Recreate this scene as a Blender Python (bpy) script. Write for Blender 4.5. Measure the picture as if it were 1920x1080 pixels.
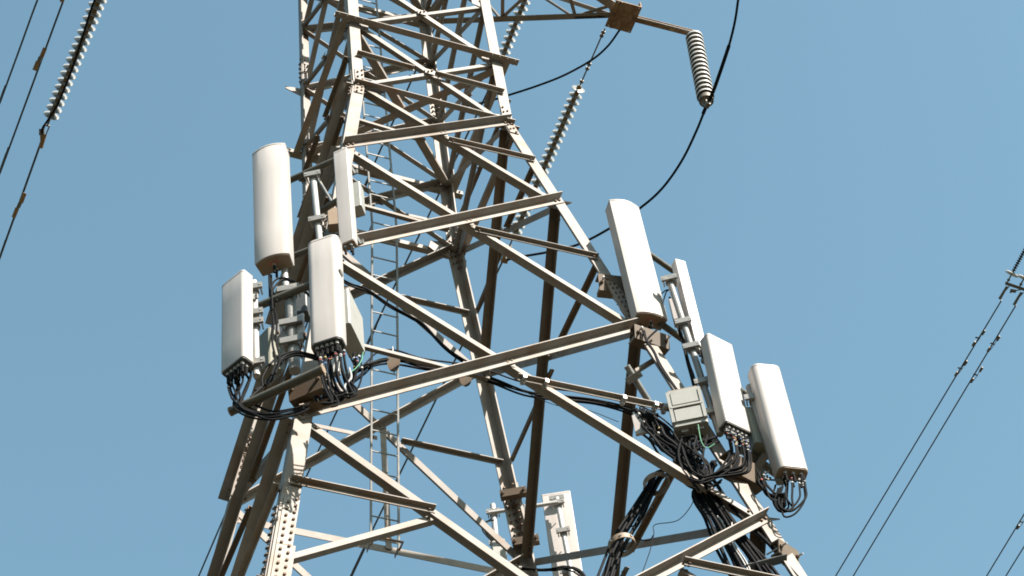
import bpy, math, random
from mathutils import Vector as V, Matrix
random.seed(7)
S = bpy.context.scene
COL = S.collection
for o in list(bpy.data.objects): bpy.data.objects.remove(o)

# ------------------------------------------------------------------ camera
GZ = 24.35                                  # height of the tower's waist above the ground
CAM = V((-6.075456, -13.992293, -22.746629 + GZ))
RX = V((0.934586, -0.343063, -0.094112)); RY = V((0.223115, 0.771330, -0.596046)); RZ = V((0.277073, 0.536058, 0.797416))
F = 4253.13                                 # focal length in pixels of the 1920 wide photograph
cd = bpy.data.cameras.new('camera'); cam = bpy.data.objects.new('camera', cd); COL.objects.link(cam)
cd.sensor_width = 36; cd.lens = F / 1920 * 36; cd.clip_end = 5000; cd.clip_start = 0.1
m = Matrix.Identity(4)
for i in range(3):
    m[i][0] = RX[i]; m[i][1] = -RY[i]; m[i][2] = -RZ[i]; m[i][3] = CAM[i]
cam.matrix_world = m
S.camera = cam
# ------------------------------------------------------------------ sky and sun
SUN_EL, SUN_AZ = 42, 157                    # azimuth clockwise from +Y
w = bpy.data.worlds.new('World'); S.world = w; w.use_nodes = True
nt = w.node_tree; nt.nodes.clear()
sky = nt.nodes.new('ShaderNodeTexSky'); sky.sky_type = 'NISHITA'; sky.sun_disc = False
sky.sun_elevation = math.radians(SUN_EL); sky.sun_rotation = math.radians(SUN_AZ)
sky.altitude = 100; sky.air_density = 1.0; sky.dust_density = 1.0; sky.ozone_density = 1.0
hs = nt.nodes.new('ShaderNodeHueSaturation'); hs.inputs['Hue'].default_value = 0.5; hs.inputs['Saturation'].default_value = 1.0
bg = nt.nodes.new('ShaderNodeBackground'); bg.inputs['Strength'].default_value = 0.0785
wo_ = nt.nodes.new('ShaderNodeOutputWorld')
nt.links.new(sky.outputs[0], hs.inputs['Color']); tint = nt.nodes.new('ShaderNodeMixRGB'); tint.blend_type = 'MULTIPLY'; tint.inputs[0].default_value = 1; tint.inputs[2].default_value = (1.27, 1.47, 1.155, 1)
nt.links.new(hs.outputs[0], tint.inputs[1]); nt.links.new(tint.outputs[0], bg.inputs[0]); nt.links.new(bg.outputs[0], wo_.inputs[0])
sd = bpy.data.lights.new('sun', 'SUN'); sd.energy = 5.0; sd.angle = math.radians(0.53); sd.color = (1.0, 0.935, 0.86)
sun = bpy.data.objects.new('sun', sd); COL.objects.link(sun)
TO_SUN = V((math.sin(math.radians(SUN_AZ)) * math.cos(math.radians(SUN_EL)), math.cos(math.radians(SUN_AZ)) * math.cos(math.radians(SUN_EL)), math.sin(math.radians(SUN_EL))))
sun.rotation_euler = TO_SUN.to_track_quat('Z', 'Y').to_euler(); sun.location = (0, 0, 60)
S.view_settings.view_transform = 'Standard'; S.view_settings.look = 'None'; S.view_settings.gamma = 1
S.view_settings.exposure = 1.5; S.view_settings.use_curve_mapping = False
S.cycles.max_bounces = 5; S.cycles.filter_width = 1.8

# ------------------------------------------------------------------ materials
def mat(name, col, rough=0.6, metal=0.0, var=0.0, scale=6.0, col2=None, mix=(0.45, 0.7), stretch=(1, 1, 1), spec=0.4, bump=0.0, rnd=0.0):
    M = bpy.data.materials.new(name); M.use_nodes = True; t = M.node_tree; b = t.nodes['Principled BSDF']
    b.inputs['Roughness'].default_value = rough; b.inputs['Metallic'].default_value = metal; b.inputs['Specular IOR Level'].default_value = spec
    out = None
    rgb = t.nodes.new('ShaderNodeRGB'); rgb.outputs[0].default_value = (*col, 1); out = rgb.outputs[0]
    tc = t.nodes.new('ShaderNodeTexCoord'); mp = t.nodes.new('ShaderNodeMapping'); mp.inputs['Scale'].default_value = stretch
    t.links.new(tc.outputs['Object'], mp.inputs[0])
    if col2:
        n = t.nodes.new('ShaderNodeTexNoise'); n.inputs['Scale'].default_value = scale; n.inputs['Detail'].default_value = 6; n.inputs['Roughness'].default_value = 0.65
        r = t.nodes.new('ShaderNodeMapRange'); r.inputs[1].default_value = mix[0]; r.inputs[2].default_value = mix[1]
        mx = t.nodes.new('ShaderNodeMixRGB'); mx.inputs[2].default_value = (*col2, 1)
        t.links.new(mp.outputs[0], n.inputs[0]); t.links.new(n.outputs[0], r.inputs[0]); t.links.new(r.outputs[0], mx.inputs[0]); t.links.new(out, mx.inputs[1]); out = mx.outputs[0]
    if var or rnd:
        n2 = t.nodes.new('ShaderNodeTexNoise'); n2.inputs['Scale'].default_value = scale * 4; n2.inputs['Detail'].default_value = 4
        t.links.new(mp.outputs[0], n2.inputs[0])
        r2 = t.nodes.new('ShaderNodeMapRange'); r2.inputs[1].default_value = 0.25; r2.inputs[2].default_value = 0.75
        r2.inputs[3].default_value = 1 - var; r2.inputs[4].default_value = 1 + var
        t.links.new(n2.outputs[0], r2.inputs[0]); val = r2.outputs[0]
        if rnd:
            oi = t.nodes.new('ShaderNodeObjectInfo'); r3 = t.nodes.new('ShaderNodeMapRange'); r3.inputs[3].default_value = 1 - rnd; r3.inputs[4].default_value = 1 + rnd
            mm = t.nodes.new('ShaderNodeMath'); mm.operation = 'MULTIPLY'
            t.links.new(oi.outputs['Random'], r3.inputs[0]); t.links.new(r3.outputs[0], mm.inputs[0]); t.links.new(val, mm.inputs[1]); val = mm.outputs[0]
        h = t.nodes.new('ShaderNodeHueSaturation'); t.links.new(val, h.inputs['Value']); t.links.new(out, h.inputs['Color']); out = h.outputs[0]
    t.links.new(out, b.inputs['Base Color'])
    if bump:
        n3 = t.nodes.new('ShaderNodeTexNoise'); n3.inputs['Scale'].default_value = scale * 9; bp = t.nodes.new('ShaderNodeBump'); bp.inputs['Strength'].default_value = bump; bp.inputs['Distance'].default_value = 0.002
        t.links.new(mp.outputs[0], n3.inputs[0]); t.links.new(n3.outputs[0], bp.inputs['Height']); t.links.new(bp.outputs[0], b.inputs['Normal'])
    return M
STEEL = mat('weathered galvanised steel', (.205, .176, .15), .62, 0, .14, 3.2, (.15, .09, .05), (.49, .76), bump=.2, rnd=.22)
STEEL_RUST_SHADE = mat('rusty steel with shade painted in', (.105, .078, .052), .72, 0, .18, 2.6, (.085, .05, .026), (.42, .7), bump=.2, rnd=.2)  # rust tone darkened further to paint in shade on side braces and collars
ARM = mat('pipe with shade painted in', (.075, .070, .054), .6, .1, .15, 5, (.10, .075, .05), (.5, .75))  # colour darkened to stand for antenna shade on the mount arms
STEELG = mat('grey galvanised steel', (.18, .175, .165), .5, .15, .10, 5, (.33, .29, .24), (.55, .8), rnd=.06)
BRIGHT = mat('new zinc pipe', (.36, .345, .33), .42, .15, .08, 8, rnd=.05)
RUST = mat('rusted steel', (.17, .095, .05), .8, 0, .25, 4, (.28, .19, .11), (.4, .65))
BOLT = mat('rusty bolt', (.13, .085, .055), .7, .1, .15, 20)
RADOME = mat('white fibreglass radome', (.385, .353, .332), .42, 0, .03, 2.5, (.325, .295, .262), (.46, .78), stretch=(5, 5, .45), rnd=.03)
RADOMEB = mat('bare underside panel', (.21, .15, .10), .6, 0, .08, 6)
GREYBOX = mat('painted grey housing', (.26, .255, .23), .5, 0, .05, 6, (.20, .19, .16), (.5, .8))
OLIVE = mat('olive grey housing', (.155, .15, .115), .55, 0, .05, 6)
DARKBOX = mat('dark housing', (.05, .055, .055), .5, 0, .1, 6)
CABLE = mat('black cable jacket', (.0065, .0065, .007), .65, 0, .1, 20, spec=.07)
WIRE = mat('stranded conductor', (.055, .050, .043), .5, .3, .15, 30)
WHITE = mat('white tape', (.45, .43, .39), .5)
YEL = mat('yellow tape', (.36, .27, .08), .6)
RED = mat('red tape', (.26, .05, .04), .6)
STICK = mat('faded red label', (.30, .12, .08), .6)
BLUE = mat('blue tape', (.06, .10, .22), .6)
GREEN = mat('green earth wire', (.10, .28, .16), .5)
PORC = mat('pale grey porcelain', (.205, .205, .195), .22, 0, .05, 10, spec=.6)
CAP = mat('rusty insulator cap', (.20, .13, .05), .7, 0, .2, 20)
POLY = mat('dark polymer shed', (.028, .022, .018), .5, 0, .1, 20)
HDW = mat('dull line hardware', (.13, .11, .085), .6, .3, .15, 12)
BRONZE = mat('brown bronze sleeve', (.22, .12, .045), .6, .2, .15, 12)
PINK = mat('worn silvery post shed', (.42, .41, .385), .4, 0, .06, 12)

# ------------------------------------------------------------------ photograph pixel -> point in the place
def ray(u, v): return (RX * ((u - 960) / F) + RY * ((v - 540) / F) + RZ)
def near(u, v, P):
    if isinstance(P, tuple): return on_plane(u, v, *P)
    return CAM + ray(u, v) * ((P - CAM).dot(RZ))
def on_z(u, v, z): r = ray(u, v); return CAM + r * ((z - CAM.z) / r.z)
def on_plane(u, v, p, n): r = ray(u, v); return CAM + r * ((p - CAM).dot(n) / r.dot(n))
def pix(P): c = P - CAM; return (960 + F * c.dot(RX) / c.dot(RZ), 540 + F * c.dot(RY) / c.dot(RZ))
def above(u, v, P):                         # point on the pixel's ray closest to the vertical through P
    r = ray(u, v).normalized(); up = V((0, 0, 1)); w0 = P - CAM; b = up.dot(r); d = up.dot(w0); e = r.dot(w0)
    t = (e - b * d) / (1 - b * b); return CAM + r * t

# ------------------------------------------------------------------ mesh builder
class MB:
    def __init__(s): s.v = []; s.f = []; s.m = []; s.mats = []
    def mi(s, M):
        if M not in s.mats: s.mats.append(M)
        return s.mats.index(M)
    def add(s, vs, fs, M):
        k = len(s.v); i = s.mi(M); s.v += [V(x) for x in vs]
        for f in fs: s.f.append([a + k for a in f]); s.m.append(i)
    def prism(s, poly, p0, p1, M, taper=1.0):      # poly: function or list of offset vectors
        n = len(poly); vs = [p0 + q for q in poly] + [p1 + q * taper for q in poly]
        fs = [[i, (i + 1) % n, n + (i + 1) % n, n + i] for i in range(n)] + [list(range(n))[::-1], list(range(n, 2 * n))]
        s.add(vs, fs, M)
    def box(s, c, X, Y, Z, M):                     # centre and three half vectors
        s.prism([-X - Y, X - Y, X + Y, -X + Y], c - Z, c + Z, M)
    def bar(s, p0, p1, a, b, M):                   # rectangular bar, half vectors a, b
        s.prism([-a - b, a - b, a + b, -a + b], p0, p1, M)
    def cyl(s, p0, p1, r, M, n=10, r1=None):
        d = (p1 - p0).normalized(); a = d.orthogonal().normalized(); b = d.cross(a)
        q = [(a * math.cos(2 * math.pi * i / n) + b * math.sin(2 * math.pi * i / n)) * r for i in range(n)]
        s.prism(q, p0, p1, M, (r1 / r) if r1 is not None else 1)
    def lathe(s, p0, d, prof, M, n=16):            # prof: list of (distance along d, radius[, material])
        d = d.normalized(); a = d.orthogonal().normalized(); b = d.cross(a); vs = []
        for h in prof:
            vs += [p0 + d * h[0] + (a * math.cos(2 * math.pi * i / n) + b * math.sin(2 * math.pi * i / n)) * h[1] for i in range(n)]
        k = len(s.v); s.v += vs
        for j in range(len(prof) - 1):
            Mj = prof[j][2] if len(prof[j]) > 2 else M; mi = s.mi(Mj)
            for i in range(n):
                s.f.append([k + j * n + i, k + j * n + (i + 1) % n, k + (j + 1) * n + (i + 1) % n, k + (j + 1) * n + i]); s.m.append(mi)
        s.f.append([k + i for i in range(n)][::-1]); s.m.append(s.mi(M)); e = k + (len(prof) - 1) * n
        s.f.append([e + i for i in range(n)]); s.m.append(s.mi(M))
    def tube(s, pts, r, M, n=7, sub=6):
        P = smooth(pts, sub) if sub else pts
        d = (P[1] - P[0]).normalized(); a = d.orthogonal().normalized(); k = len(s.v); mi = s.mi(M)
        for i, p in enumerate(P):
            t = ((P[min(i + 1, len(P) - 1)] - P[max(i - 1, 0)])).normalized()
            a = (a - t * a.dot(t)).normalized(); b = t.cross(a)
            s.v += [p + (a * math.cos(2 * math.pi * j / n) + b * math.sin(2 * math.pi * j / n)) * r for j in range(n)]
        for i in range(len(P) - 1):
            for j in range(n):
                s.f.append([k + i * n + j, k + i * n + (j + 1) % n, k + (i + 1) * n + (j + 1) % n, k + (i + 1) * n + j]); s.m.append(mi)
        s.f.append([k + j for j in range(n)][::-1]); s.m.append(mi); e = k + (len(P) - 1) * n; s.f.append([e + j for j in range(n)]); s.m.append(mi)
    def build(s, name, parent=None, sm=35, base=None):
        me = bpy.data.meshes.new(name); off = base if base is not None else (WL[parent.name] if parent else V((0, 0, 0)))
        me.from_pydata([tuple(x - off) for x in s.v], [], s.f); me.update()
        for M in s.mats: me.materials.append(M)
        me.polygons.foreach_set('material_index', s.m)
        me.polygons.foreach_set('use_smooth', [True] * len(s.f)); me.set_sharp_from_angle(angle=math.radians(sm)); me.update()
        o = bpy.data.objects.new(name, me); COL.objects.link(o)
        if parent: o.parent = parent; WL[o.name] = off
        else: o.location = off; WL[o.name] = off
        return o
WL = {}
def smooth(pts, sub):
    if len(pts) < 3: return [pts[0].lerp(pts[1], i / 4) for i in range(5)]
    P = [pts[0] * 2 - pts[1]] + list(pts) + [pts[-1] * 2 - pts[-2]]; out = []
    for i in range(1, len(P) - 2):
        a, b, c, d = P[i - 1:i + 3]
        for j in range(sub):
            t = j / sub
            out.append(.5 * ((2 * b) + (c - a) * t + (2 * a - 5 * b + 4 * c - d) * t * t + (3 * b - a - 3 * c + d) * t ** 3))
    return out + [P[-2]]
def tag(o, label, cat, group=None, kind=None):
    if label: o['label'] = label
    if cat: o['category'] = cat
    if group: o['group'] = group
    if kind: o['kind'] = kind
    return o
def thing(name, loc, label, cat, group=None):
    o = bpy.data.objects.new(name, None); COL.objects.link(o); o.location = loc; o.empty_display_size = .1; WL[o.name] = V(loc)
    return tag(o, label, cat, group)
def inst(src, name, parent, loc=None, mat4=None):    # a copy of a part mesh under a thing
    c = src.copy(); COL.objects.link(c); c.parent = parent; WL[c.name] = WL[parent.name]
    if mat4 is not None: c.matrix_basis = mat4
    elif loc is not None: c.location = loc
    return c
UP = V((0, 0, 1))

# ------------------------------------------------------------------ ground
g = MB(); R_ = 3000
GR = mat('dry grass and soil', (.05, .041, .024), .95, 0, .25, .15, (.036, .035, .018), (.4, .65))
g.add([(-R_, -R_, 0), (R_, -R_, 0), (R_, R_, 0), (-R_, R_, 0)], [[0, 1, 2, 3]], GR)
tag(g.build('ground'), None, None, None, 'structure')

h_ = MB(); nh = 96  # unseen hill ring, added to block horizon sky light reaching steel undersides
HM = mat('dark horizon blocker', (.034, .032, .017), .95, 0, .3, .02, (.05, .04, .02), (.4, .65))
rings = []
for k, (rr, hh) in enumerate(((260, 0), (340, 55), (430, 120), (560, 150), (900, 90), (1400, -2))):
    rings.append([V((rr * math.cos(2 * math.pi * i / nh), rr * math.sin(2 * math.pi * i / nh), hh * (.85 + .18 * math.sin(i * .52 + k) + .1 * math.sin(i * 1.31)) - (.5 if hh <= 0 else 0))) for i in range(nh)])
h_.add([p for r in rings for p in r], [[k * nh + i, k * nh + (i + 1) % nh, (k + 1) * nh + (i + 1) % nh, (k + 1) * nh + i] for k in range(5) for i in range(nh)], HM)
tag(h_.build('horizon_blocker'), None, None, None, 'structure')

# ------------------------------------------------------------------ tower geometry
KL, KU = 0.155289, 0.006019
Z = {'u7': 8.9, 'u6': 7.7, 'u5': 6.75, 'u4': 5.6545, 'u3': 4.4273, 'u2': 2.898, 'u1': 1.4501, '0': 0, '1': -1.9425, '2': -4.6242, '3': -7.9142, '4': -12.9, '5': -18.4, '6': -24.2}
SG = {'A': (-1, -1), 'B': (1, -1), 'C': (1, 1), 'D': (-1, 1)}
def wid(z): return 1 - (KL * z if z < 0 else KU * z)
def leg(l, z): return V((SG[l][0] * wid(z), SG[l][1] * wid(z), z + GZ))
TW = thing('transmission_tower', (0, 0, 0), 'tall weathered steel lattice transmission tower with angle bracing and a right hand crossarm', 'tower')
def angle(mb, p0, p1, n, wf, wo, side, od, off, M=STEEL, t=.011, bolts=2):
    """rolled angle: flange wf in the plane with normal n, leg wo standing out along od*n from the edge 'side' (+1 top, -1 bottom)"""
    d = (p1 - p0).normalized(); s_ = n.cross(d).normalized()
    if s_.z < 0: s_ = -s_
    n2 = d.cross(s_).normalized()
    if n2.dot(n) < 0: n2 = -n2
    c = n2 * off + s_ * (side * wf / 2); a = -s_ * side; b = n2 * od
    poly = [c, c + a * wf, c + a * wf + b * t, c + a * t + b * t, c + a * t + b * wo, c + b * wo]
    mb.prism(poly, p0, p1, M)
    if bolts:
        L = (p1 - p0).length
        for e in (0, 1):
            for k in range(bolts):
                q = (p0 if e == 0 else p1) + d * (1 if e == 0 else -1) * (.05 + .075 * k)
                for f in (1, -1):
                    z0 = q + n2 * (off + od * t) if f * od > 0 else q + n2 * off
                    mb.cyl(z0, z0 + n2 * (f * .018), .0135, BOLT, 6)
FACES = {'AB': V((0, -1, 0)), 'BC': V((1, 0, 0)), 'CD': V((0, 1, 0)), 'DA': V((-1, 0, 0))}
def fnorm(fc, z):
    n = FACES[fc].copy()
    if z < 0: n = (n + UP * KL).normalized()
    return n
def node(fc, l, z, inset=.075):
    p = leg(l, z); o = fc[1] if fc[0] == l else fc[0]
    return p + (leg(o, z) - p).normalized() * inset
def lerp_z(fc, za, zb):                               # crossing point of the X in a panel
    a0, b0 = leg(fc[0], za), leg(fc[1], za); a1, b1 = leg(fc[0], zb), leg(fc[1], zb)
    wa, wb = wid(za), wid(zb); t = wa / (wa + wb); return a0.lerp(b1, t), za + (zb - za) * t
order = ['u7', 'u6', 'u5', 'u4', 'u3', 'u2', 'u1', '0', '1', '2', '3', '4', '5', '6']
PF = .013
for fc in FACES:
    f, s = fc
    for i in range(len(order) - 1):
        za, zb = Z[order[i]], Z[order[i + 1]]; lo = zb < 0; n = fnorm(fc, (za + zb) / 2)
        ex = .07 if lo else .05
        MI = STEEL_RUST_SHADE if fc in ('BC', 'DA') else STEEL; wf_ = .072; wo2 = .105 if fc in ('BC', 'DA') else .12
        # falling first->second: behind the leg flange, leg of the angle turned in along the lower edge
        b = MB(); p0, p1 = node(fc, f, za, .1), node(fc, s, zb, .1)
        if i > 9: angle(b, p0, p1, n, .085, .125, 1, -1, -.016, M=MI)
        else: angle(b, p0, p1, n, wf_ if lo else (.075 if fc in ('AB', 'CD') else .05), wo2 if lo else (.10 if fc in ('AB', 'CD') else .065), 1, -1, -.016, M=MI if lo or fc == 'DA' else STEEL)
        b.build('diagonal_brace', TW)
        b = MB(); p0, p1 = node(fc, s, za, .03), node(fc, f, zb, .03)
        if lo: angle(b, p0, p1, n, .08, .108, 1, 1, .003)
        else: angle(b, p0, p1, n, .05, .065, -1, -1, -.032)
        b.build('diagonal_brace', TW)
        X, zx = lerp_z(fc, za, zb)
        if 3 < i < 11:
            b = MB(); 
            for q in (V((.025, .025, .02)), V((-.025, -.025, -.02))): c = X + q - n * q.dot(n); b.cyl(c - n * .03, c + n * .022, .0125, BOLT, 6)
            b.box(X - n * .001, n.cross(UP).normalized() * .06, UP * .05, n * .0008, STEEL); b.build('crossing_plate', TW)
        if 5 < i < 11:
            dz = UP * (-.08 if i == 6 else (-.17 if i < 9 else -.25))
            for l in (f, s):
                b = MB(); q = node(fc, l, zx + dz.z, .06); e = X + dz + (q - X).normalized() * (.22 if l == f else .05)
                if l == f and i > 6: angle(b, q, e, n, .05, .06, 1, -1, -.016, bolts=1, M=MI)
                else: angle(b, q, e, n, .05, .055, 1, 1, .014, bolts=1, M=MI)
                b.build('redundant_brace', TW)
        if i == 10:
            for l, o in ((f, s), (s, f)):
                dm = leg(l, za).lerp(X, .5); zm = dm.z - GZ
                b = MB(); angle(b, node(fc, l, zm, .05), dm, n, .055, .06, 1, 1, .014, bolts=1); b.build('redundant_brace', TW)
                b = MB(); angle(b, dm, node(fc, l, zx, .05), n, .06, .06, -1, -1, -.04, bolts=1); b.build('redundant_brace', TW)
    for lv, over in (('u1', .20), ('0', 0), ('u4', .1)):
        z = Z[lv]; n = fnorm(fc, 1); b = MB(); p0, p1 = node(fc, f, z, -over), node(fc, s, z, -over)
        if fc in ('DA', 'BC') and over: p0, p1 = node(fc, f, z, -.02), node(fc, s, z, -.02)
        angle(b, p0, p1, n, .07, .085 if over else .075, -1, 1, .018 if over else .005); 
        if over == .20 and fc in ('AB', 'CD'):
            d = (p1 - p0).normalized()
            for e, sg in ((p0, 1), (p1, -1)):
                for k in range(4): b.cyl(e + d * sg * (.05 + .10 * k) + n * .085 - UP * .047, e + d * sg * (.05 + .10 * k) + n * .085 - UP * .039, .011, BRIGHT, 6)  # bright discs stand in for daylight showing through the holes
        b.build('horizontal_brace', TW)
# bottom horizontal of the rear panel with its hanger
n = fnorm('CD', -4); b = MB(); z = Z['2'] - .17
angle(b, node('CD', 'C', z, .1), node('CD', 'D', z, .1), n, .085, .06, 1, 1, .012); b.build('horizontal_brace', TW)
X, zx = lerp_z('CD', Z['1'], Z['2']); xm = X + V((.02, 0, 0))
b = MB(); q = leg('C', z).lerp(leg('D', z), .475); b.bar(xm, q, V((.033, 0, 0)), V((0, .006, .001)), STEEL); b.build('hanger_brace', TW)
# plan bracing
for lv in ('u1', 'u4'):
    z = Z[lv] - .05; off = [.0, .09]
    for k, (l1, l2) in enumerate((('A', 'C'), ('B', 'D'))):
        b = MB(); p0, p1 = leg(l1, z - off[k]), leg(l2, z - off[k]); d = (p1 - p0).normalized(); h = d.cross(UP)
        b.prism([h * .05, -h * .05, -h * .05 + UP * .01, h * .04 + UP * .01, h * .04 + UP * .08, h * .05 + UP * .08], p0 + d * .12, p1 - d * .12, STEEL); b.build('plan_brace', TW)
# legs: rolled angles with the heel outward
def corner_dirs(l): return V((-SG[l][0], 0, 0)), V((0, -SG[l][1], 0))
def legseg(mb, l, za, zb, wd, t, grow=0):
    p0, p1 = leg(l, za), leg(l, zb); a, b_ = corner_dirs(l)
    o = -(a + b_) * grow
    mb.prism([o, o + a * wd, o + a * wd + b_ * t, o + a * t + b_ * t, o + a * t + b_ * wd, o + b_ * wd], p0, p1, STEEL)
for l in 'ABCD':
    b = MB(); legseg(b, l, Z['u7'], 0, .132, .016); legseg(b, l, 0, -4.05, .142, .018); legseg(b, l, -4.05, -9.85, .152, .02); legseg(b, l, -9.85, -GZ, .18, .022)
    lg = b.build('leg', TW)
    a, b_ = corner_dirs(l)
    for z0, z1, wd in ((3.55, 3.0, .10), (.32, -.3, .108), (-3.62, -4.45, .118), (-9.2, -10.55, .128)):
        for ax, nn in ((a, -b_), (b_, -a)):
            sp = MB(); P0, P1 = leg(l, z0), leg(l, z1); c0, c1 = (leg(l, z0), leg(l, z1))
            segs = [(z0, 0), (0, z1)] if z0 > 0 > z1 else [(z0, z1)]
            for (s0, s1) in segs:
                q0, q1 = leg(l, s0) + ax * .025, leg(l, s1) + ax * .025
                sp.prism([nn * .001, nn * .001 + ax * wd, nn * .013 + ax * wd, nn * .013], q0, q1, STEEL)
            if z1 < -5:                                    # seam where the two leg lengths meet
                q = leg(l, (z0 + z1) / 2); sp.bar(q + ax * .024 + nn * .0135, q + ax * (.026 + wd) + nn * .0135, UP * .004, nn * .0012, RUST)
            bo = sp; nb = max(3, int((z0 - z1) / .092))
            for i in range(nb):
                zz = z0 + (z1 - z0) * (i + .5) / nb
                for j, fx in enumerate((.28, .78)):
                    zj = zz + (.03 if j else -.03); q = leg(l, zj) + ax * (.025 + wd * fx)
                    bo.cyl(q + nn * .012, q + nn * .032, .0125, BOLT, 6)
                    bo.cyl(q + nn * .002, q + nn * -.05, .0125, BOLT, 6)
            bo.build('splice_plate', lg, base=V((0, 0, 0)))
# step bolts on the left leg
for i in range(16):
    z = -6.4 - i * .42; p = leg('D', z) + V((0, -.05, 0)); b = MB(); b.cyl(p, p + V((-.17, 0, 0)), .009, STEELG, 6); b.cyl(p + V((-.17, 0, 0)), p + V((-.182, 0, 0)), .017, STEELG, 6); b.build('step_bolt', TW)
# gusset plates
def gusset(pts, n, M=STEEL, t=.008):
    b = MB(); b.add([p for p in pts] + [p + n * t for p in pts], [list(range(len(pts)))[::-1], list(range(len(pts), 2 * len(pts)))] + [[i, (i + 1) % len(pts), len(pts) + (i + 1) % len(pts), len(pts) + i] for i in range(len(pts))], M)
    b.build('gusset_plate', TW)
for fc in FACES:
    n = fnorm(fc, 1)
    for l in fc:
        o = fc[1] if fc[0] == l else fc[0]; ax = (leg(o, 0) - leg(l, 0)).normalized()
        p = leg(l, .02) - n * .0275
        gusset([p + ax * .12 + UP * .16, p + ax * .36 + UP * .10, p + ax * .40 - UP * .03, p + ax * .30 - UP * .12, p + ax * .12 - UP * .16], n)
        for lv in ('u1', 'u2', 'u4'):
            p = leg(l, Z[lv]) - n * .026
            gusset([p + ax * .1 + UP * .12, p + ax * .25 + UP * .07, p + ax * .25 - UP * .07, p + ax * .1 - UP * .12], n)
for u in ('u2', 'u4'):
    p = leg('D', Z[u]); gusset([p + V((.02, 0, .06)), p + V((-.20, 0, .03)), p + V((-.20, 0, -.02)), p + V((.02, 0, -.12))], V((0, 1, 0)), t=.012)
# crossarm towards +x
zc = Z['u4'] - .06; zt = Z['u6']
tipL = V((0, 0, 0)); PZ = zc + GZ - .05
pc = on_z(1169, 31, PZ)                                   # centre of the end plate
wx, wy = .20, .225
tipB = pc + V((-wx + .05, -.10, .05)); tipC = pc + V((-wx + .05, .10, .05))
def lang(name, p0, p1, wf, wo, flip=1, M=STEEL):
    b = MB(); d = (p1 - p0).normalized(); h = d.cross(UP).normalized() * flip; u = h.cross(d).normalized()
    if u.z < 0: u = -u
    b.prism([V((0, 0, 0)), h * wf, h * wf + u * .01, h * .01 + u * .01, h * .01 + u * wo, u * wo], p0, p1, M); return b.build(name, TW)
B4, C4 = leg('B', zc), leg('C', zc)
lang('arm_chord', B4, tipB, .09, .09, -1); lang('arm_chord', C4, tipC, .09, .10, 1)
lang('arm_chord', leg('B', zt), tipB + V((.02, 0, .02)), .07, .07, -1); lang('arm_chord', leg('C', zt), tipC + V((.02, 0, .02)), .07, .07, 1)
N_ = 5
for i in range(N_):
    t0, t1 = i / N_, (i + 1) / N_
    a0, a1 = (B4, C4) if i % 2 else (C4, B4); e0, e1 = (tipB, tipC) if i % 2 else (tipC, tipB)
    lang('arm_lattice', a0.lerp(e0, t0) + UP * .02, a1.lerp(e1, t1) + UP * .02, .05, .045)
    for (lo_, tp_) in ((B4, tipB), (C4, tipC)):
        hi_ = leg('B' if lo_ is B4 else 'C', zt)
        p, q = (lo_.lerp(tp_, t0), hi_.lerp(tp_, t1)) if i % 2 == 0 else (hi_.lerp(tp_, t0), lo_.lerp(tp_, t1))
        lang('arm_lattice', p, q, .045, .045)
b = MB(); b.box(pc, V((wx, 0, 0)), V((0, wy, 0)), UP * .008, RUST)
for i in (-1, 1):
    for j in (-1, -.1, 1): b.cyl(pc + V((i * wx * .8, j * wy * .86, -.008)), pc + V((i * wx * .8, j * wy * .86, -.03)), .018, BRIGHT if j > 0 else BOLT, 6)
b.bar(pc + V((-wx * .55, -wy, -.016)), pc + V((-wx * .55, wy, -.016)), V((.012, 0, 0)), UP * .007, RUST)
b.box(pc + V((0, 0, .07)), V((wx, 0, 0)), V((0, .012, 0)), UP * .062, RUST); b.box(pc + V((wx - .01, 0, .07)), V((.01, 0, 0)), V((0, wy, 0)), UP * .062, RUST)
pl = b.build('arm_plate', TW); tag(pl, 'rust brown plate closing the tip of the crossarm', None)
armE = on_z(1300, 63, PZ + .02)
b = MB(); d = (armE - pc).normalized(); h = d.cross(UP)
p0 = pc + d * .17 + UP * .02
b.prism([-h * .055, h * .055, h * .055 + UP * .01, h * .01 + UP * .01, h * .01 + UP * .07, -h * .045 + UP * .07 - UP * .06, -h * .055 + UP * .01], p0, armE, RUST)
b.bar(p0 + h * .03 - UP * .012, armE + h * .03 - UP * .012, h * .012, UP * .01, STEEL)
b.build('arm_extension', TW)

# ------------------------------------------------------------------ ladder on the rear face
LD = thing('ladder', leg('C', Z['2'] - .2).lerp(leg('D', Z['2'] - .2), .5), 'thin steel climbing ladder running up the middle of the tower behind the braces', 'ladder')
def lad(z, sx): y = wid(z) - .13; return V((sx * .158 - .0, y, z + GZ))
for sx in (-1, 1):
    b = MB(); b.tube([lad(8.5, sx), lad(4, sx), lad(0.02, sx)], .0145, STEELG, 6, 0); b.tube([lad(0.02, sx), lad(-2, sx), lad(Z['2'] - .28, sx)], .0145, STEELG, 6, 0); b.build('rail', LD)
z = Z['2'] - .2; nr = 0
while z < 8.4:
    b = MB(); b.cyl(lad(z, -1), lad(z, 1), .0098, STEELG, 6); b.build('rung', LD); z += .305; nr += 1
for z in (Z['2'] - .25, -2.2, .02, 1.4):
    for sx in (-1, 1):
        b = MB(); p = lad(z, sx); b.bar(p, p + V((0, .14, 0)), V((.004, 0, 0)), UP * .025, STEELG); b.build('bracket', LD)
b = MB(); p0, p1 = lad(Z['2'] - .29, -1), lad(Z['2'] - .29, 1); o = V((0, -.14, -.02))
b.tube([p0, p0 + o, p1 + o, p1], .014, RUST, 6, 0); b.build('bottom_stop', LD)

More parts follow.
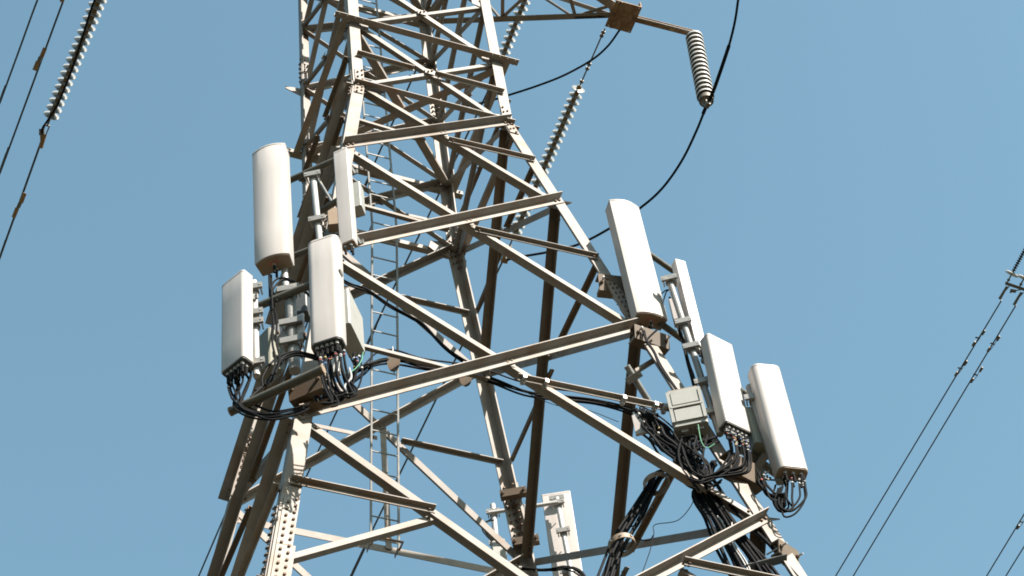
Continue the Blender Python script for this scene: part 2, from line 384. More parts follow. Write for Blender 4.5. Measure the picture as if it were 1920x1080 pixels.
# ------------------------------------------------------------------ insulator strings and conductors
def disc_mesh(ax, r=.135, pitch=.146):
    b = MB(); k = r / .135
    prof = [(0, .030 * k, CAP), (.02, .046 * k, CAP), (.06, .046 * k, CAP), (.066, .05 * k, PORC), (.072, .09 * k, PORC), (.083, .131 * k, PORC), (.090, .135 * k, PORC), (.094, .131 * k, PORC), (.090, .10 * k, PORC), (.092, .05 * k, CAP), (.12, .036 * k, CAP), (pitch, .026 * k, CAP)]
    b.lathe(V((0, 0, 0)), ax, [(h * pitch / .146, rr, M) for h, rr, M in prof], PORC, 18); return b
def string(name, label, P0, P1, n, r, rod0=0.0, rod1=0.12):
    """P0 upper fixing, P1 line end; discs between"""
    d = (P1 - P0).normalized(); L = (P1 - P0).length; pitch = (L - rod0 - rod1) / n
    T = thing(name, P0, label, 'insulator')
    dm = disc_mesh(d, r, pitch); first = None
    for i in range(n):
        if first is None: first = dm.build('disc', T, base=V((0, 0, 0))); first.location = d * rod0
        else: inst(first, 'disc', T, loc=d * (rod0 + pitch * i))
    if rod0 > 0:
        b = MB(); b.cyl(P0, P0 + d * rod0, .011, HDW, 6)
        for f in (.06, .12, .62, .70, .93): b.cyl(P0 + d * (rod0 * f - .02), P0 + d * (rod0 * f + .02), .03, HDW, 8)
        b.build('link_rod', T)
    b = MB(); e = P1 - d * rod1
    sd_ = d.cross(UP).normalized()
    b.cyl(e, e + d * (rod1 * .5), .012, HDW, 6)
    for k in (-1, 1): b.cyl(e + d * (rod1 * .45) + sd_ * .03 * k, P1 + sd_ * .03 * k, .009, HDW, 6)
    b.cyl(e + d * (rod1 * .45) - sd_ * .04, e + d * (rod1 * .45) + sd_ * .04, .013, HDW, 6); b.build('end_fitting', T)
    return T
def conductor(name, label, pts, r, cat='power line', group=None, M=WIRE):
    c = pts[0]; b = MB(); b.tube(pts, r, M, 7, 6); return tag(b.build(name, None, base=c), label, cat, group)
# right circuit: rod + long string running back from the arm plate
Pz = PZ - .03
P0 = on_z(1134, 54, Pz); P1 = on_z(948, 478, Pz - .25)
string('insulator_string', 'long string of pale porcelain discs hanging back from the rusty crossarm plate', P0, P1, 25, .105, (on_z(1088, 160, Pz - .06) - P0).length, .3)
def cond_from(P, u, v, dz=0.0, ext=1.8):
    q = on_z(u, v, P.z - dz); d = q - P; far = P + d * ext + V((0, 0, -dz * 2)); return [P, P.lerp(q, .5) + V((0, 0, -dz * .1)), q, far, P + d * ext * 6 + V((0, 0, -1.5))]
conductor('power_line', 'dark conductor running down behind the tower from the end of the long right hand string', cond_from(P1, 661, 1072, .1), .0155)
# second string half hidden by the right leg
s2z = GZ + Z['u6'] + .3
Q0 = on_z(1000, -40, s2z); Q1 = on_z(925, 150, s2z - .1)
string('insulator_string', 'string of pale discs seen at the top behind the right leg and under the crossarm', Q0, Q1, 15, .105, 0.0, .15)
conductor('power_line', 'dark conductor crossing the centre of the tower below the rear leg joint', cond_from(Q1, 685, 651, .1), .0155)
Q2 = on_z(840, -5, s2z + .6); conductor('power_line', 'dark conductor crossing behind the ladder top and reappearing beside the left leg', cond_from(Q2, 680, 357, .1), .0155)
# jumper loops
def jumper(name, label, pts, ref, r, cat='cable', group=None, M=CABLE):
    P = [near(u, v, ref) + (RZ * o if o else V((0, 0, 0))) for (u, v, *rest) in pts for o in [rest[0] if rest else 0]]
    b = MB(); b.tube(P, r, M, 8, 7); return tag(b.build(name, None, base=P[0]), label, cat, group)
jumper('jumper_cable', 'thin black cable curving from the rusty crossarm plate down to the right leg', [(1162, 56), (1140, 86), (1110, 112), (1060, 140), (1010, 160), (955, 178), (915, 190), (870, 200)], pc, .0165)
# post insulator on the arm extension
pi0 = armE + V((0, 0, -.02)); pi1 = near(1325, 193, armE); pi1 = above(1325, 193, armE)
d = (pi1 - pi0).normalized(); L = (pi1 - pi0).length
PO = thing('post_insulator', pi0, 'striped post insulator with pale sheds hanging from the end of the crossarm extension', 'insulator')
b = MB(); b.cyl(pi0, pi0 + d * .06, .05, HDW, 10); b.build('top_fitting', PO)
ns = 15; pt = (L - .17) / ns; first = None
for i in range(ns):
    if first is None:
        b = MB(); b.lathe(V((0, 0, 0)), d, [(0, .07, POLY), (pt * .12, .08, PINK), (pt * .30, .118, PINK), (pt * .38, .126, PINK), (pt * .66, .126, PINK), (pt * .70, .120, POLY), (pt * .72, .085, POLY), (pt, .07, POLY)], POLY, 22)
        first = b.build('shed', PO, base=V((0, 0, 0))); first.location = d * .05
    else: inst(first, 'shed', PO, loc=d * (.05 + pt * i))
b = MB(); e = pi0 + d * (.05 + pt * ns); b.cyl(e, e + d * .08, .105, HDW, 16); b.cyl(e + d * .08, e + d * .13, .085, HDW, 16, .05); b.build('base_cap', PO)
b = MB(); lo = e + d * .09; vw = (CAM - lo).normalized()
b.cyl(lo + vw * .08, lo + vw * .13, .04, BRONZE, 10); b.cyl(lo + vw * .12, lo + vw * .145, .02, BRIGHT, 6); b.box(lo + vw * .1 - UP * .06, V((.03, 0, 0)), V((0, .04, 0)), UP * .05, HDW); b.build('line_clamp', PO)
jumper('jumper_cable', 'thick black jumper looping from the top edge past the striped post insulator',
       [(1390, -40), (1384, 0), (1378, 40), (1367, 85), (1352, 130), (1337, 172), (1324, 200), (1306, 245), (1278, 302), (1240, 355), (1195, 394), (1140, 430), (1085, 458), (1030, 472), (985, 480), (950, 487)], pi1 + vw * .12, .0185)
b = MB(); P = [near(1366, 86, pi1 + vw * .12), near(1325, 200, pi1 + vw * .12)]; P = [near(u, v, pi1 + vw * .12) for u, v in ((1367, 85), (1352, 130), (1337, 172), (1324, 200), (1318, 214))]
b.tube(P, .027, CABLE, 8, 6); tag(b.build('armour_rod', None, base=P[0]), 'thicker black armour sleeve wrapped on the jumper at the striped post insulator', 'cable sleeve')
b = MB(); q = near(950, 487, pi1 + vw * .12); b.box(P1 + V((0, -.02, -.05)), V((.05, 0, 0)), V((0, .12, 0)), UP * .035, BRONZE); b.cyl(P1, q, .012, HDW, 6)
tag(b.build('dead_end_clamp', None, base=P1), 'brown dead end clamp at the foot of the long string behind the right braces', 'clamp')
# left circuit
lz = GZ + 5.0
L0 = on_z(222, -90, lz); L1 = on_z(82, 252, lz - .25)
string('insulator_string', 'string of pale porcelain discs hanging in the top left corner of the sky', L0, L1, 24, .115, 0.0, .28)
cl = cond_from(L1, 0, 482, .05); conductor('power_line', 'brown conductor running down left from the top left insulator string', cl, .0165)
rf = L1
jumper('jumper_cable', 'dark cable hanging down in front of the top left insulator string', [(205, -80), (186, -20), (170, 20), (150, 85), (128, 148), (108, 195), (90, 225), (80, 240), (79, 250)], (V((0, 0, lz - .55)), V((0, 0, 1))), .0155)
b = MB(); q = [near(u, v, rf) for u, v in ((75, 245), (84, 252), (76, 278))]
dv = (q[2] - q[1]).normalized(); b.cyl(q[1], q[2], .03, BRONZE, 8); b.box(q[0].lerp(q[1], .4), RX * .035, RY * .045, RZ * .03, HDW); b.box(near(80, 258, rf), RX * .03, RY * .04, RZ * .03, BRONZE)
tag(b.build('dead_end_clamp', None, base=q[1]), 'brown dead end clamp just under the top left insulator string', 'clamp')
lz2 = lz + .5
W1 = on_z(72, -5, lz2); conductor('power_line', 'plain dark wire nearest the top left corner', [on_z(108, -90, lz2)] + cond_from(W1, 0, 192, 0), .014)
W2 = on_z(121, -5, lz); conductor('power_line', 'dark wire with brown dampers between the left corner wire and the insulator string', [on_z(155, -90, lz)] + cond_from(W2, 0, 324, 0), .0145)
def sleeve_damper(label, a, b_, ref):
    A, B = near(*a, ref), near(*b_, ref); d = (B - A).normalized(); L = (B - A).length; T = thing('vibration_damper', A, label, 'damper', 'brown dampers on the left hand wires')
    o = -RX * .012
    for t0, t1, k in ((0, .40, 1), (.60, 1, -1)):
        m_ = MB(); m_.cyl(A + d * L * t0 + RX * .012 * k, A + d * L * t1 + RX * .012 * k, .03, BRONZE, 9); m_.build('weight', T)
    m_ = MB(); c = A + d * L * .5; m_.cyl(A + d * L * .35 + o, A + d * L * .65 + o, .009, HDW, 6); m_.box(c, RX * .025, d * .04, RZ * .025, HDW); m_.build('clamp', T)
sleeve_damper('brown damper on the wire between the left corner wire and the string', (83, 90), (66, 132), W2)
sleeve_damper('brown damper on the conductor below the top left insulator string', (45, 362), (27, 408), near(40, 372, L1))
sleeve_damper('brown damper at the very top edge on the left damper wire', (127, -25), (117, 4), W2)
# far right twin bundle
fr = CAM + ray(1880, 545) * 46
def on_far(u, v): return on_z(u, v, fr.z)
for (a, c, lab) in (((1878, 563), (1567, 1080), 'left conductor of the twin bundle at the far right'), ((1905, 572), (1600, 1080), 'right conductor of the twin bundle at the far right'),
                    ((1935, 940), (1850, 1080), 'left wire of the second twin bundle in the bottom right corner'), ((1945, 985), (1886, 1080), 'right wire of the second twin bundle in the bottom right corner')):
    A, B = on_far(*a), on_far(*c); conductor('power_line', 'thin dark ' + lab, [A, A.lerp(B, .5), B, A + (B - A) * 2, A + (B - A) * 7 - UP * 2], .0145, group=None)
def stock(u, v, lab, ang=(-.5, .86)):
    c = on_far(u, v); T = thing('vibration_damper', c, lab, 'damper', 'small dampers clamped on the right hand twin bundles')
    d = (on_far(u - 10, v + 17) - c).normalized(); sd_ = (RX - d * RX.dot(d)).normalized()
    m_ = MB(); m_.box(c + sd_ * .02, sd_ * .045, d * .018, RZ * .02, HDW); m_.build('clamp', T)
    m_ = MB(); m_.tube([c + sd_ * .05 - d * .17, c + sd_ * .07, c + sd_ * .05 + d * .17], .007, HDW, 6, 4); m_.build('messenger', T)
    for k in (-1, 1):
        m_ = MB(); q = c + sd_ * (.075 if k < 0 else .02) + d * (.1 * k); m_.cyl(q, q + d * (.1 * k), .022, HDW, 8, .031); m_.cyl(q + d * (.1 * k), q + d * (.125 * k), .031, HDW, 8, .018); m_.build('weight', T)
for (u, v, lab) in ((1831, 633, 'damper on the left conductor of the far right bundle, the upper of its two'), (1798, 690, 'damper on the left conductor of the far right bundle, the lower of its two'),
                    (1859, 644, 'damper on the right conductor of the far right bundle, the upper of its two'), (1827, 702, 'damper on the right conductor of the far right bundle, the lower of its two'),
                    (1913, 978, 'damper at the right edge on the bottom right corner wires')):
    stock(u, v, lab)
for (b0, t0, lab) in (((1898, 512), (1925, 462), 'slim dark polymer insulator with a grading ring at the right edge'), ((1921, 520), (1950, 465), 'slim polymer insulator half cut off by the right edge of the picture')):
    A, B = near(*b0, fr), near(*t0, fr); B = A + (B - A) * 3; d = (B - A).normalized(); T = thing('polymer_insulator', A, lab, 'insulator')
    L = (B - A).length; pr = []; nsh = int(L / .05)
    for i in range(nsh): pr += [(L * i / nsh, .018), (L * (i + .35) / nsh, .045), (L * (i + .6) / nsh, .045), (L * (i + .7) / nsh, .018)]
    m_ = MB(); m_.lathe(A, d, pr, POLY, 10); m_.build('shaft', T)
    m_ = MB(); a = d.orthogonal().normalized(); c_ = d.cross(a); ring = [A - d * .02 + (a * math.cos(t / 14 * 2 * math.pi) + c_ * math.sin(t / 14 * 2 * math.pi)) * .12 for t in range(15)]; m_.tube(ring, .024, PINK, 7, 3); m_.build('grading_ring', T)
    m_ = MB(); m_.cyl(A, A - d * .22, .016, HDW, 6); m_.cyl(A - d * .14, A - d * .18, .03, HDW, 8); m_.build('link', T)
T = thing('yoke_plate', near(1886, 532, fr), 'small dark yoke bar joining the two right edge insulators to the twin conductors', 'yoke plate')
m_ = MB(); m_.bar(near(1885, 531, fr), near(1960, 556, fr), RY * .032, RZ * .02, HDW); m_.build('plate', T)
for a, c in (((1888, 537), (1874, 561)), ((1915, 548), (1901, 572))):
    A, B = near(*a, fr), near(*c, fr); m_ = MB(); m_.cyl(A, B, .024, HDW, 8, .032); m_.cyl(A + RX * .045, A.lerp(B, .6), .012, HDW, 6); A2 = A + RX * .03; m_.cyl(A2 + RY * .08 + RX * .04, A2 + RY * .1 + RX * .15, .036, HDW, 8); m_.build('dead_end', T)
m_ = MB(); m_.tube([near(1893, 549, fr), near(1905, 545, fr), near(1925, 541, fr)], .012, HDW, 6); m_.build('jumper_tail', T)

# ------------------------------------------------------------------ antennas
def prof_arc(w, d):                                      # x across, y back; front bulges to -y
    pts = []; n = 14
    for i in range(n + 1):
        t = -1 + 2 * i / n; pts.append((t * w / 2, -d / 2 - .30 * d * (1 - t * t)))
    return pts + [(w / 2 * 1.0, -d * .36), (w * .46, d / 2), (-w * .46, d / 2), (-w / 2, -d * .36)]
def prof_round(w, d, r):
    pts = []
    for cx, cy, a0 in ((w / 2 - r, -d / 2 + r, -90), (w / 2 - .012, d / 2 - .012, 0), (-w / 2 + .012, d / 2 - .012, 90), (-w / 2 + r, -d / 2 + r, 180)):
        rr = r if cy < 0 else .012
        for k in range(7):
            a = math.radians(a0 + 90 * k / 6); pts.append((cx + rr * math.cos(a), cy + rr * math.sin(a)))
    return pts
def antenna(label, ub, ut, ref, N, w, d, style, nconn=6, group=None, cat='antenna', name='panel_antenna', pipe=True, under=RADOMEB, mark=False, back=False):
    base = near(*ub, ref); top = above(*ut, base); up = (top - base); H = up.length; up.normalize()
    N = V((N[0], N[1], 0)); N = (N - up * N.dot(up)).normalized(); X = up.cross(-N).normalized(); Y = -N
    T = thing(name, base, label, cat, group)
    pf = prof_arc(w, d) if style == 'arc' else prof_round(w, d, style)
    b = MB(); n = len(pf); rings = [(0, .975), (.006, 1), (.25, 1), (.5, 1), (.75, 1), (1 - .006, 1), (1, .955)]; k0 = b.mi(RADOME)
    for h, sc in rings: b.v += [base + up * (H * h) + X * (x * sc) + Y * (y * sc) for x, y in pf]
    for j in range(len(rings) - 1):
        for i in range(n): b.f.append([j * n + i, j * n + (i + 1) % n, (j + 1) * n + (i + 1) % n, (j + 1) * n + i]); b.m.append(k0)
    b.f.append([(len(rings) - 1) * n + i for i in range(n)]); b.m.append(k0); b.f.append([i for i in range(n)][::-1]); b.m.append(k0)
    b.build('radome', T, sm=28)
    b = MB(); b.prism([X * (x * .93) + Y * (y * .9) for x, y in pf], base - up * .012, base + up * .002, under)
    if mark:
        b.box(base - up * .0135 - Y * d * .25, X * .045, Y * .02, up * .001, STICK)
    b.build('bottom_cap', T)
    b = MB(); b.prism([X * (x * 1.012) + Y * (y * 1.03) for x, y in pf], base + up * (H - .03), base + up * (H - .012), RADOME); b.build('top_rim', T)
    first = None
    for i in range(nconn):
        row = i % 2; x = (-.38 + .76 * (i // 2 + .5) / max(1, (nconn + 1) // 2)) * w; y = (-.15 + .36 * row) * d
        q = base + X * x + Y * y - up * .01
        if first is None:
            b = MB(); b.cyl(q, q - up * .035, .017, BRIGHT, 8); b.cyl(q - up * .035, q - up * .075, .013, CABLE, 8); b.cyl(q - up * .075, q - up * .13, .0125, CABLE, 8); first = b.build('connector', T); q0 = q
        else: inst(first, 'connector', T, loc=q - q0)
    for h in (.12, .88):
        b = MB(); c = base + up * (H * h) + Y * (d / 2 + .05); b.box(c, X * .06, Y * .055, up * .035, STEELG); b.bar(c + Y * .05 - X * .09, c + Y * .05 + X * .09, up * .03, Y * .008, STEELG); b.build('bracket', T)
    return T, base, top, X, Y, up
def ref(l, z, off):                          # plane along a leg, set 'off' metres out from it
    o = V((SG[l][0], SG[l][1], 0)).normalized() * off; return (leg(l, -5) + o, (leg(l, -1) - leg(l, -9)).cross(RX).normalized())
def shift(rf, d): return (rf[0] + d, rf[1])
LG = 'white antennas on the left hand mount'; RG = 'white antennas on the right hand mount'
P1_ = antenna('largest white antenna with a curved front, topmost on the left mount', (516, 497), (509, 289), ref('A', -3.2, .75), (-.62, -.78), .335, .15, 'arc', 2, LG, mark=True)
P2_ = antenna('leftmost white antenna panel, turned away to the left', (444, 690), (444, 527), ref('A', -5.6, .8), (-.88, -.48), .272, .12, .03, 10, LG, under=DARKBOX)
P3_ = antenna('white antenna panel in front of the left leg with a tangle of cables below', (615, 648), (608, 456), ref('A', -5.4, .75), (-.62, -.78), .288, .14, .06, 10, LG, under=DARKBOX)
P4_ = antenna('slim white antenna strip beside the left leg, above the cable tangle panel', (654, 460), (641, 287), ref('A', -2.9, .5), (-.70, -.71), .15, .10, .012, 3, LG)
R1_ = antenna('largest white antenna with a curved front, highest on the right mount', (1218, 603), (1165, 391), ref('B', -4.1, .16), (.02, -1.0), .35, .15, 'arc', 2, RG, mark=True)
R2_ = antenna('slim white antenna strip on the right, between the curved panel and the twin cable panel', (1312, 655), (1272, 494), ref('B', -4.9, .25), (.02, -1), .125, .10, .012, 3, RG)
R3_ = antenna('white antenna panel beside the grey radio box with banded cables below', (1379, 808), (1343, 643), ref('B', -6.2, .30), (.23, -.97), .325, .13, .03, 10, RG, under=DARKBOX)
R4_ = antenna('rightmost white antenna panel with rounded edges and looping cables under it', (1485, 888), (1433, 695), ref('B', -6.9, .28), (-.16, -.985), .30, .17, .07, 6, RG)
C1_ = antenna('white antenna seen from its back behind the rear leg at the bottom centre', (1070, 1112), (1043, 930), ref('C', -4.2, .9), (.46, .89), .345, .12, .03, 4, 'white antennas on the rear mount')

# ------------------------------------------------------------------ mount steelwork (pipes, arms, clamps)
def pipe(name, label, a, b_, rf0, r, M=STEELG, vertical=False, level=False, group=None, caps=None, cat='pipe', clamps=()):
    A = near(*a, rf0); B = above(*b_, A) if vertical else (on_z(*b_, A.z) if level else near(*b_, rf0))
    par = min(MOUNTS, key=lambda q: (WL[q.name] - A).length)
    m_ = MB(); m_.cyl(A, B, r, M, 14); T = m_.build(name, par); base0 = WL[T.name]
    d = (B - A).normalized()
    for t in clamps:
        c = A.lerp(B, t); m_ = MB(); m_.cyl(c - d * .03, c + d * .03, r + .014, STEELG, 12); s_ = d.cross(RZ).normalized(); s2 = d.cross(s_)
        m_.box(c + s2 * (r + .02), s_ * (r + .05), s2 * .012, d * .035, STEELG)
        for k in (-1, 1): m_.cyl(c + s_ * (r + .03) * k - s2 * .05, c + s_ * (r + .03) * k + s2 * .07, .008, BRIGHT, 6)
        m_.build('clamp', T)
    if caps:
        for e, dd in ((A, -d), (B, d)):
            m_ = MB(); m_.cyl(e, e + dd * .015, r * 1.06, caps, 14); m_.build('end_cap', T)
    return T
MOUNTS = [thing('antenna_mount', leg('A', -5) + V((-.3, -.3, 0)), 'steel pipe frame carrying the five white antennas around the left hand leg', 'antenna mount'),
          thing('antenna_mount', leg('B', -6) + V((.3, -.3, 0)), 'steel pipe frame carrying the four white antennas along the right hand leg', 'antenna mount'),
          thing('antenna_mount', leg('C', -4.3) + V((.3, .3, 0)), 'steel pipe frame behind the rear leg at the bottom centre', 'antenna mount')]
AG = 'horizontal arms of the left mount'; BG = 'horizontal arms of the right mount'
aref = lambda z, o=.42: ref('A', z, o)
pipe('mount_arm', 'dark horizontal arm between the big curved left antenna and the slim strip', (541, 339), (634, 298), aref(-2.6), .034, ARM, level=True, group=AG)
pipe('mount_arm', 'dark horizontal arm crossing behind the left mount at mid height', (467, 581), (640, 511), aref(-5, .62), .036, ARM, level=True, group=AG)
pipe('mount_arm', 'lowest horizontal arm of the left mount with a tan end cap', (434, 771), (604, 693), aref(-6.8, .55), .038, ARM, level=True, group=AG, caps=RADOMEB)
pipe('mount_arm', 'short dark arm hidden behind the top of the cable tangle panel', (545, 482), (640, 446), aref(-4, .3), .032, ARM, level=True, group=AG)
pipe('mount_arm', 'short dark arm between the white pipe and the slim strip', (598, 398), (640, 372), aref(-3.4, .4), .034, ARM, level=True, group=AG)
pipe('mount_pipe', 'bright vertical pipe between the big curved antenna and the slim strip', (600, 456), (587, 330), aref(-3.4, .45), .031, BRIGHT, vertical=True, clamps=(.97, .3))
pipe('mount_pipe', 'thick grey vertical pipe under the big curved antenna', (553, 696), (543, 541), aref(-5.6, .5), .05, STEELG, vertical=True, clamps=(.30, .52, .93))
pipe('mount_pipe', 'short bright pipe stub directly under the big curved antenna', (537, 545), (533, 505), aref(-4.6, .62), .03, BRIGHT, vertical=True)
pipe('mount_pipe', 'bright vertical pipe behind the leftmost antenna panel', (481, 705), (476, 529), aref(-5.7, .68), .031, BRIGHT, vertical=True, clamps=(.1, .52, .62, .9))
pipe('brace_rod', 'thin slanted strut from the bright pipe to the left leg', (597, 336), (622, 378), aref(-3, .35), .013, STEELG)
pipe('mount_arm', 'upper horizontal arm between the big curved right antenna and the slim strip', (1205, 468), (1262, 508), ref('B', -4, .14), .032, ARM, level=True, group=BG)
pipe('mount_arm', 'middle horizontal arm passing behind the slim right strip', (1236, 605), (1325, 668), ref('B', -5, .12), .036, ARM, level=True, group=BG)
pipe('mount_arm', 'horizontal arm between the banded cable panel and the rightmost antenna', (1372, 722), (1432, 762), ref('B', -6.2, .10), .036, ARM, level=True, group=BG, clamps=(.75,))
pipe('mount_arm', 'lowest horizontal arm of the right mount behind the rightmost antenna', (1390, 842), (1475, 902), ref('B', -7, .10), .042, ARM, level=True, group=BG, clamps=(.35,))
pipe('mount_pipe', 'long grey vertical pipe along the slim right strip', (1350, 815), (1253, 520), ref('B', -5.4, .14), .034, STEELG, vertical=True, clamps=(.12, .3, .52, .68, .97))
pipe('mount_pipe', 'dark vertical pipe behind the rightmost antenna', (1462, 905), (1405, 725), ref('B', -6.6, .12), .036, STEELG, vertical=True, clamps=(.85,))
pipe('mount_pipe', 'short grey slanting pipe standing left of the grey radio box', (1216, 752), (1175, 686), on_plane(1200, 720, leg('B', -6) - V((.6, 0, 0)), V((0, 1, 0))), .032, STEELG, clamps=(.68,))
pipe('mount_arm', 'short channel arm joining the slanting pipe to the right leg', (1190, 698), (1232, 672), ref('B', -5.6, -.25), .03, STEEL)
pipe('mount_pipe', 'bright vertical pipe on the back of the rear antenna', (1078, 1110), (1044, 935), ref('C', -4.3, .62), .031, BRIGHT, vertical=True, clamps=(.62, .93))
pipe('mount_pipe', 'bright pipe left of the rear leg with a small radio', (936, 1075), (924, 947), ref('C', -4.2, .75), .033, BRIGHT, vertical=True, clamps=(.86, .40))
pipe('mount_pipe', 'bright pipe half hidden between the rear leg and a dark brace', (995, 1040), (985, 948), ref('C', -4.0, .3), .028, BRIGHT, vertical=True, clamps=(.86,))
pipe('mount_arm', 'pale horizontal arm of the rear mount behind the rear leg', (916, 962), (1046, 942), ref('C', -4.1, .55), .024, BRIGHT)
BX, bz = lerp_z('AB', Z['2'], Z['3']); BX = BX - UP * .25; BQ = node('AB', 'B', bz - .25, .06)
for t_ in (.055, .17, .58, .75, .80, .86):
    c = BX.lerp(BQ, t_) + V((0, -.03, -.01)); T = thing('beam_clamp', c, 'small bright clamp on the thin horizontal brace leading to the grey radio box', 'clamp', 'bright clamps on the horizontal brace')
    m_ = MB(); m_.box(c, V((.017, 0, 0)), V((0, .05, 0)), UP * .026, BRIGHT); m_.build('jaw', T); m_ = MB(); m_.cyl(c - UP * .06, c + UP * .05, .009, BRIGHT, 6); m_.build('bolt', T)

def clampbox(label, c_uv, rf0, X, Y, hx, hy, hz, M=STEEL, holes=0, group=None, name='leg_bracket', cat='bracket'):
    c = near(*c_uv, rf0); X = X.normalized(); Y = (Y - X * Y.dot(X)).normalized(); Zv = X.cross(Y)
    par = min(MOUNTS, key=lambda q: (WL[q.name] - c).length); m_ = MB(); t = .008
    m_.box(c, X * hx, Y * t, Zv * hz, M); T = m_.build('leg_collar', par)
    for k in (-1, 1):
        m_ = MB(); m_.box(c + Zv * (k * (hz + t)) + Y * (hy - t), X * hx, Y * hy, Zv * t, M); m_.build('flange', T)
    for k in (-1, 1):
        m_ = MB(); m_.cyl(c + X * hx * .8 * k - Y * (hy * 1.6), c + X * hx * .8 * k + Y * (hy * 3.2), .009, BRIGHT, 6); m_.cyl(c + X * hx * .8 * k - Y * (.03), c + X * hx * .8 * k - Y * .008, .02, BOLT, 6); m_.build('bolt', T)
    return T
XA = V((1, -1, 0)); XB = V((1, 1, 0)); XD = V((1, -.6, 0))
clampbox('dark channel collar round the left leg under the left mount', (572, 722), ref('A', -7.2, .2), XA, V((1, 1, .2)), .16, .07, .10, STEEL_RUST_SHADE)
clampbox('second dark collar plate low on the left leg', (590, 745), ref('A', -7.4, .1), XA, V((1, 1, 0)), .18, .05, .05, STEEL_RUST_SHADE)
clampbox('dark channel collar at the top of the right mount beside the curved antenna', (1150, 532), ref('B', -4.05, .05), V((1, -.15, 0)), V((0, 1, .2)), .16, .06, .10, STEEL_RUST_SHADE)
clampbox('dark channel collar on the right leg just under the curved antenna', (1222, 632), ref('B', -5.2, .12), V((1, .1, 0)), V((0, 1, .2)), .20, .06, .08, STEEL_RUST_SHADE)
clampbox('dark collar low on the right leg under the banded cables', (1400, 880), ref('B', -7.3, .15), V((1, .3, 0)), V((0, 1, .2)), .22, .07, .10, STEEL_RUST_SHADE)
clampbox('rusty collar bracket on the right leg at the bottom edge', (1478, 1035), ref('B', -8.5, .05), V((1, .4, 0)), V((0, 1, .2)), .13, .05, .06, STEEL_RUST_SHADE)
clampbox('upper dark channel clamped across the rear leg', (962, 922), leg('C', -3.8) + V((-.12, -.2, 0)), V((1, -.55, 0)), V((0, 1, .2)), .15, .045, .03, STEEL_RUST_SHADE)
clampbox('lower dark channel clamped across the rear leg', (985, 1012), leg('C', -4.4) + V((-.12, -.2, 0)), V((1, -.55, 0)), V((0, 1, .2)), .15, .045, .03, STEEL_RUST_SHADE)
clampbox('pale drilled plate on the thick grey pipe of the left mount', (543, 617), aref(-5.5, .62), XA, V((1, 1, 0)), .14, .012, .12, BRIGHT)

# ------------------------------------------------------------------ radio units and boxes
def radio(label, uv, rf0, N, w, d, h, M=GREYBOX, ribs=0, panels=False, group=None, tilt=0.0, name='radio_unit', cat='radio unit'):
    c = near(*uv, rf0); N = V((N[0], N[1], tilt)).normalized(); X = UP.cross(-N).normalized(); Y = -N; Zv = X.cross(Y)
    T = thing(name, c, label, cat, group)
    m_ = MB(); bev = min(w, d) * .08
    pf = [(-w / 2 + bev, -d / 2), (w / 2 - bev, -d / 2), (w / 2, -d / 2 + bev), (w / 2, d / 2 - bev), (w / 2 - bev, d / 2), (-w / 2 + bev, d / 2), (-w / 2, d / 2 - bev), (-w / 2, -d / 2 + bev)]
    m_.prism([X * x + Y * y for x, y in pf], c - Zv * h / 2, c + Zv * h / 2, M); m_.build('housing', T)
    if ribs:
        m_ = MB()
        for i in range(ribs):
            x = (-.44 + .88 * i / (ribs - 1)) * w; m_.box(c + X * x + Y * (d / 2 + .016), X * .004, Y * .018, Zv * (h * .45), M)
        m_.build('cooling_fins', T)
    if panels:
        for z0, z1 in ((-.43, -.06), (.08, .40)):
            m_ = MB(); m_.box(c + Zv * h * (z0 + z1) / 2 - Y * (d / 2 + .009), X * (w * .38), Y * .011, Zv * (h * (z1 - z0) / 2), M); m_.build('cover_panel', T)
        m_ = MB(); m_.box(c + Zv * h * .02 - Y * (d / 2 + .016), X * (w * .47), Y * .016, Zv * .012, M); m_.build('handle', T)
        for k in (-1, 1):
            m_ = MB(); m_.box(c + X * (w * .46 * k) - Y * (d / 2 + .012), X * .016, Y * .016, Zv * h * .42, M); m_.build('side_rail', T)
        for k in (-.25, .2):
            m_ = MB(); m_.box(c + X * w * k + Zv * (h / 2 + .02), X * .035, Y * d * .3, Zv * .02, M); m_.build('lug', T)
        m_ = MB(); m_.box(c - Zv * (h / 2 + .03) + Y * .02, X * w * .42, Y * d * .4, Zv * .03, RADOMEB); m_.build('connector_base', T)
    for i in range(3):
        m_ = MB(); q = c + X * w * (-.28 + .28 * i) - Zv * h / 2; m_.cyl(q + Zv * .005, q - Zv * .05, .015, BRIGHT, 8); m_.cyl(q - Zv * .05, q - Zv * .1, .011, CABLE, 8); m_.build('connector', T)
    return T
radio('flat grey radio box behind the cable tangle panel', (654, 606), ref('A', -5.6, .35), (-.62, -.78), .15, .38, .50, GREYBOX)
radio('dark finned filter canister beside the thick grey pipe', (566, 572), aref(-5, .5), (-.6, -.8), .13, .12, .36, DARKBOX, ribs=6)
radio('small finned radio behind the leftmost antenna panel', (502, 668), aref(-6.2, .45), (-.93, -.36), .22, .14, .5, OLIVE, ribs=7)
radio('small thin grey box on the edge of the slim left strip', (671, 374), ref('A', -2.9, .3), (-.6, -.8), .10, .14, .42, GREYBOX)
radio('small tan box between the bright pipe and the slim left strip', (626, 412), ref('A', -3.3, .12), (-.4, -.9), .12, .1, .28, RADOMEB)
radio('large light grey radio box with ribbed cover panels on the right leg', (1290, 778), ref('B', -6.4, .34), (-.50, -.86), .33, .22, .52, GREYBOX, panels=True)
radio('small pale box between the big curved right antenna and the slim strip', (1268, 586), ref('B', -4.8, .20), (-.5, -.86), .10, .12, .34, RADOME)
radio('dark green grey radio behind the rightmost antenna', (1430, 812), ref('B', -6.8, .0), (-.2, -.97), .30, .2, .52, OLIVE, ribs=9)
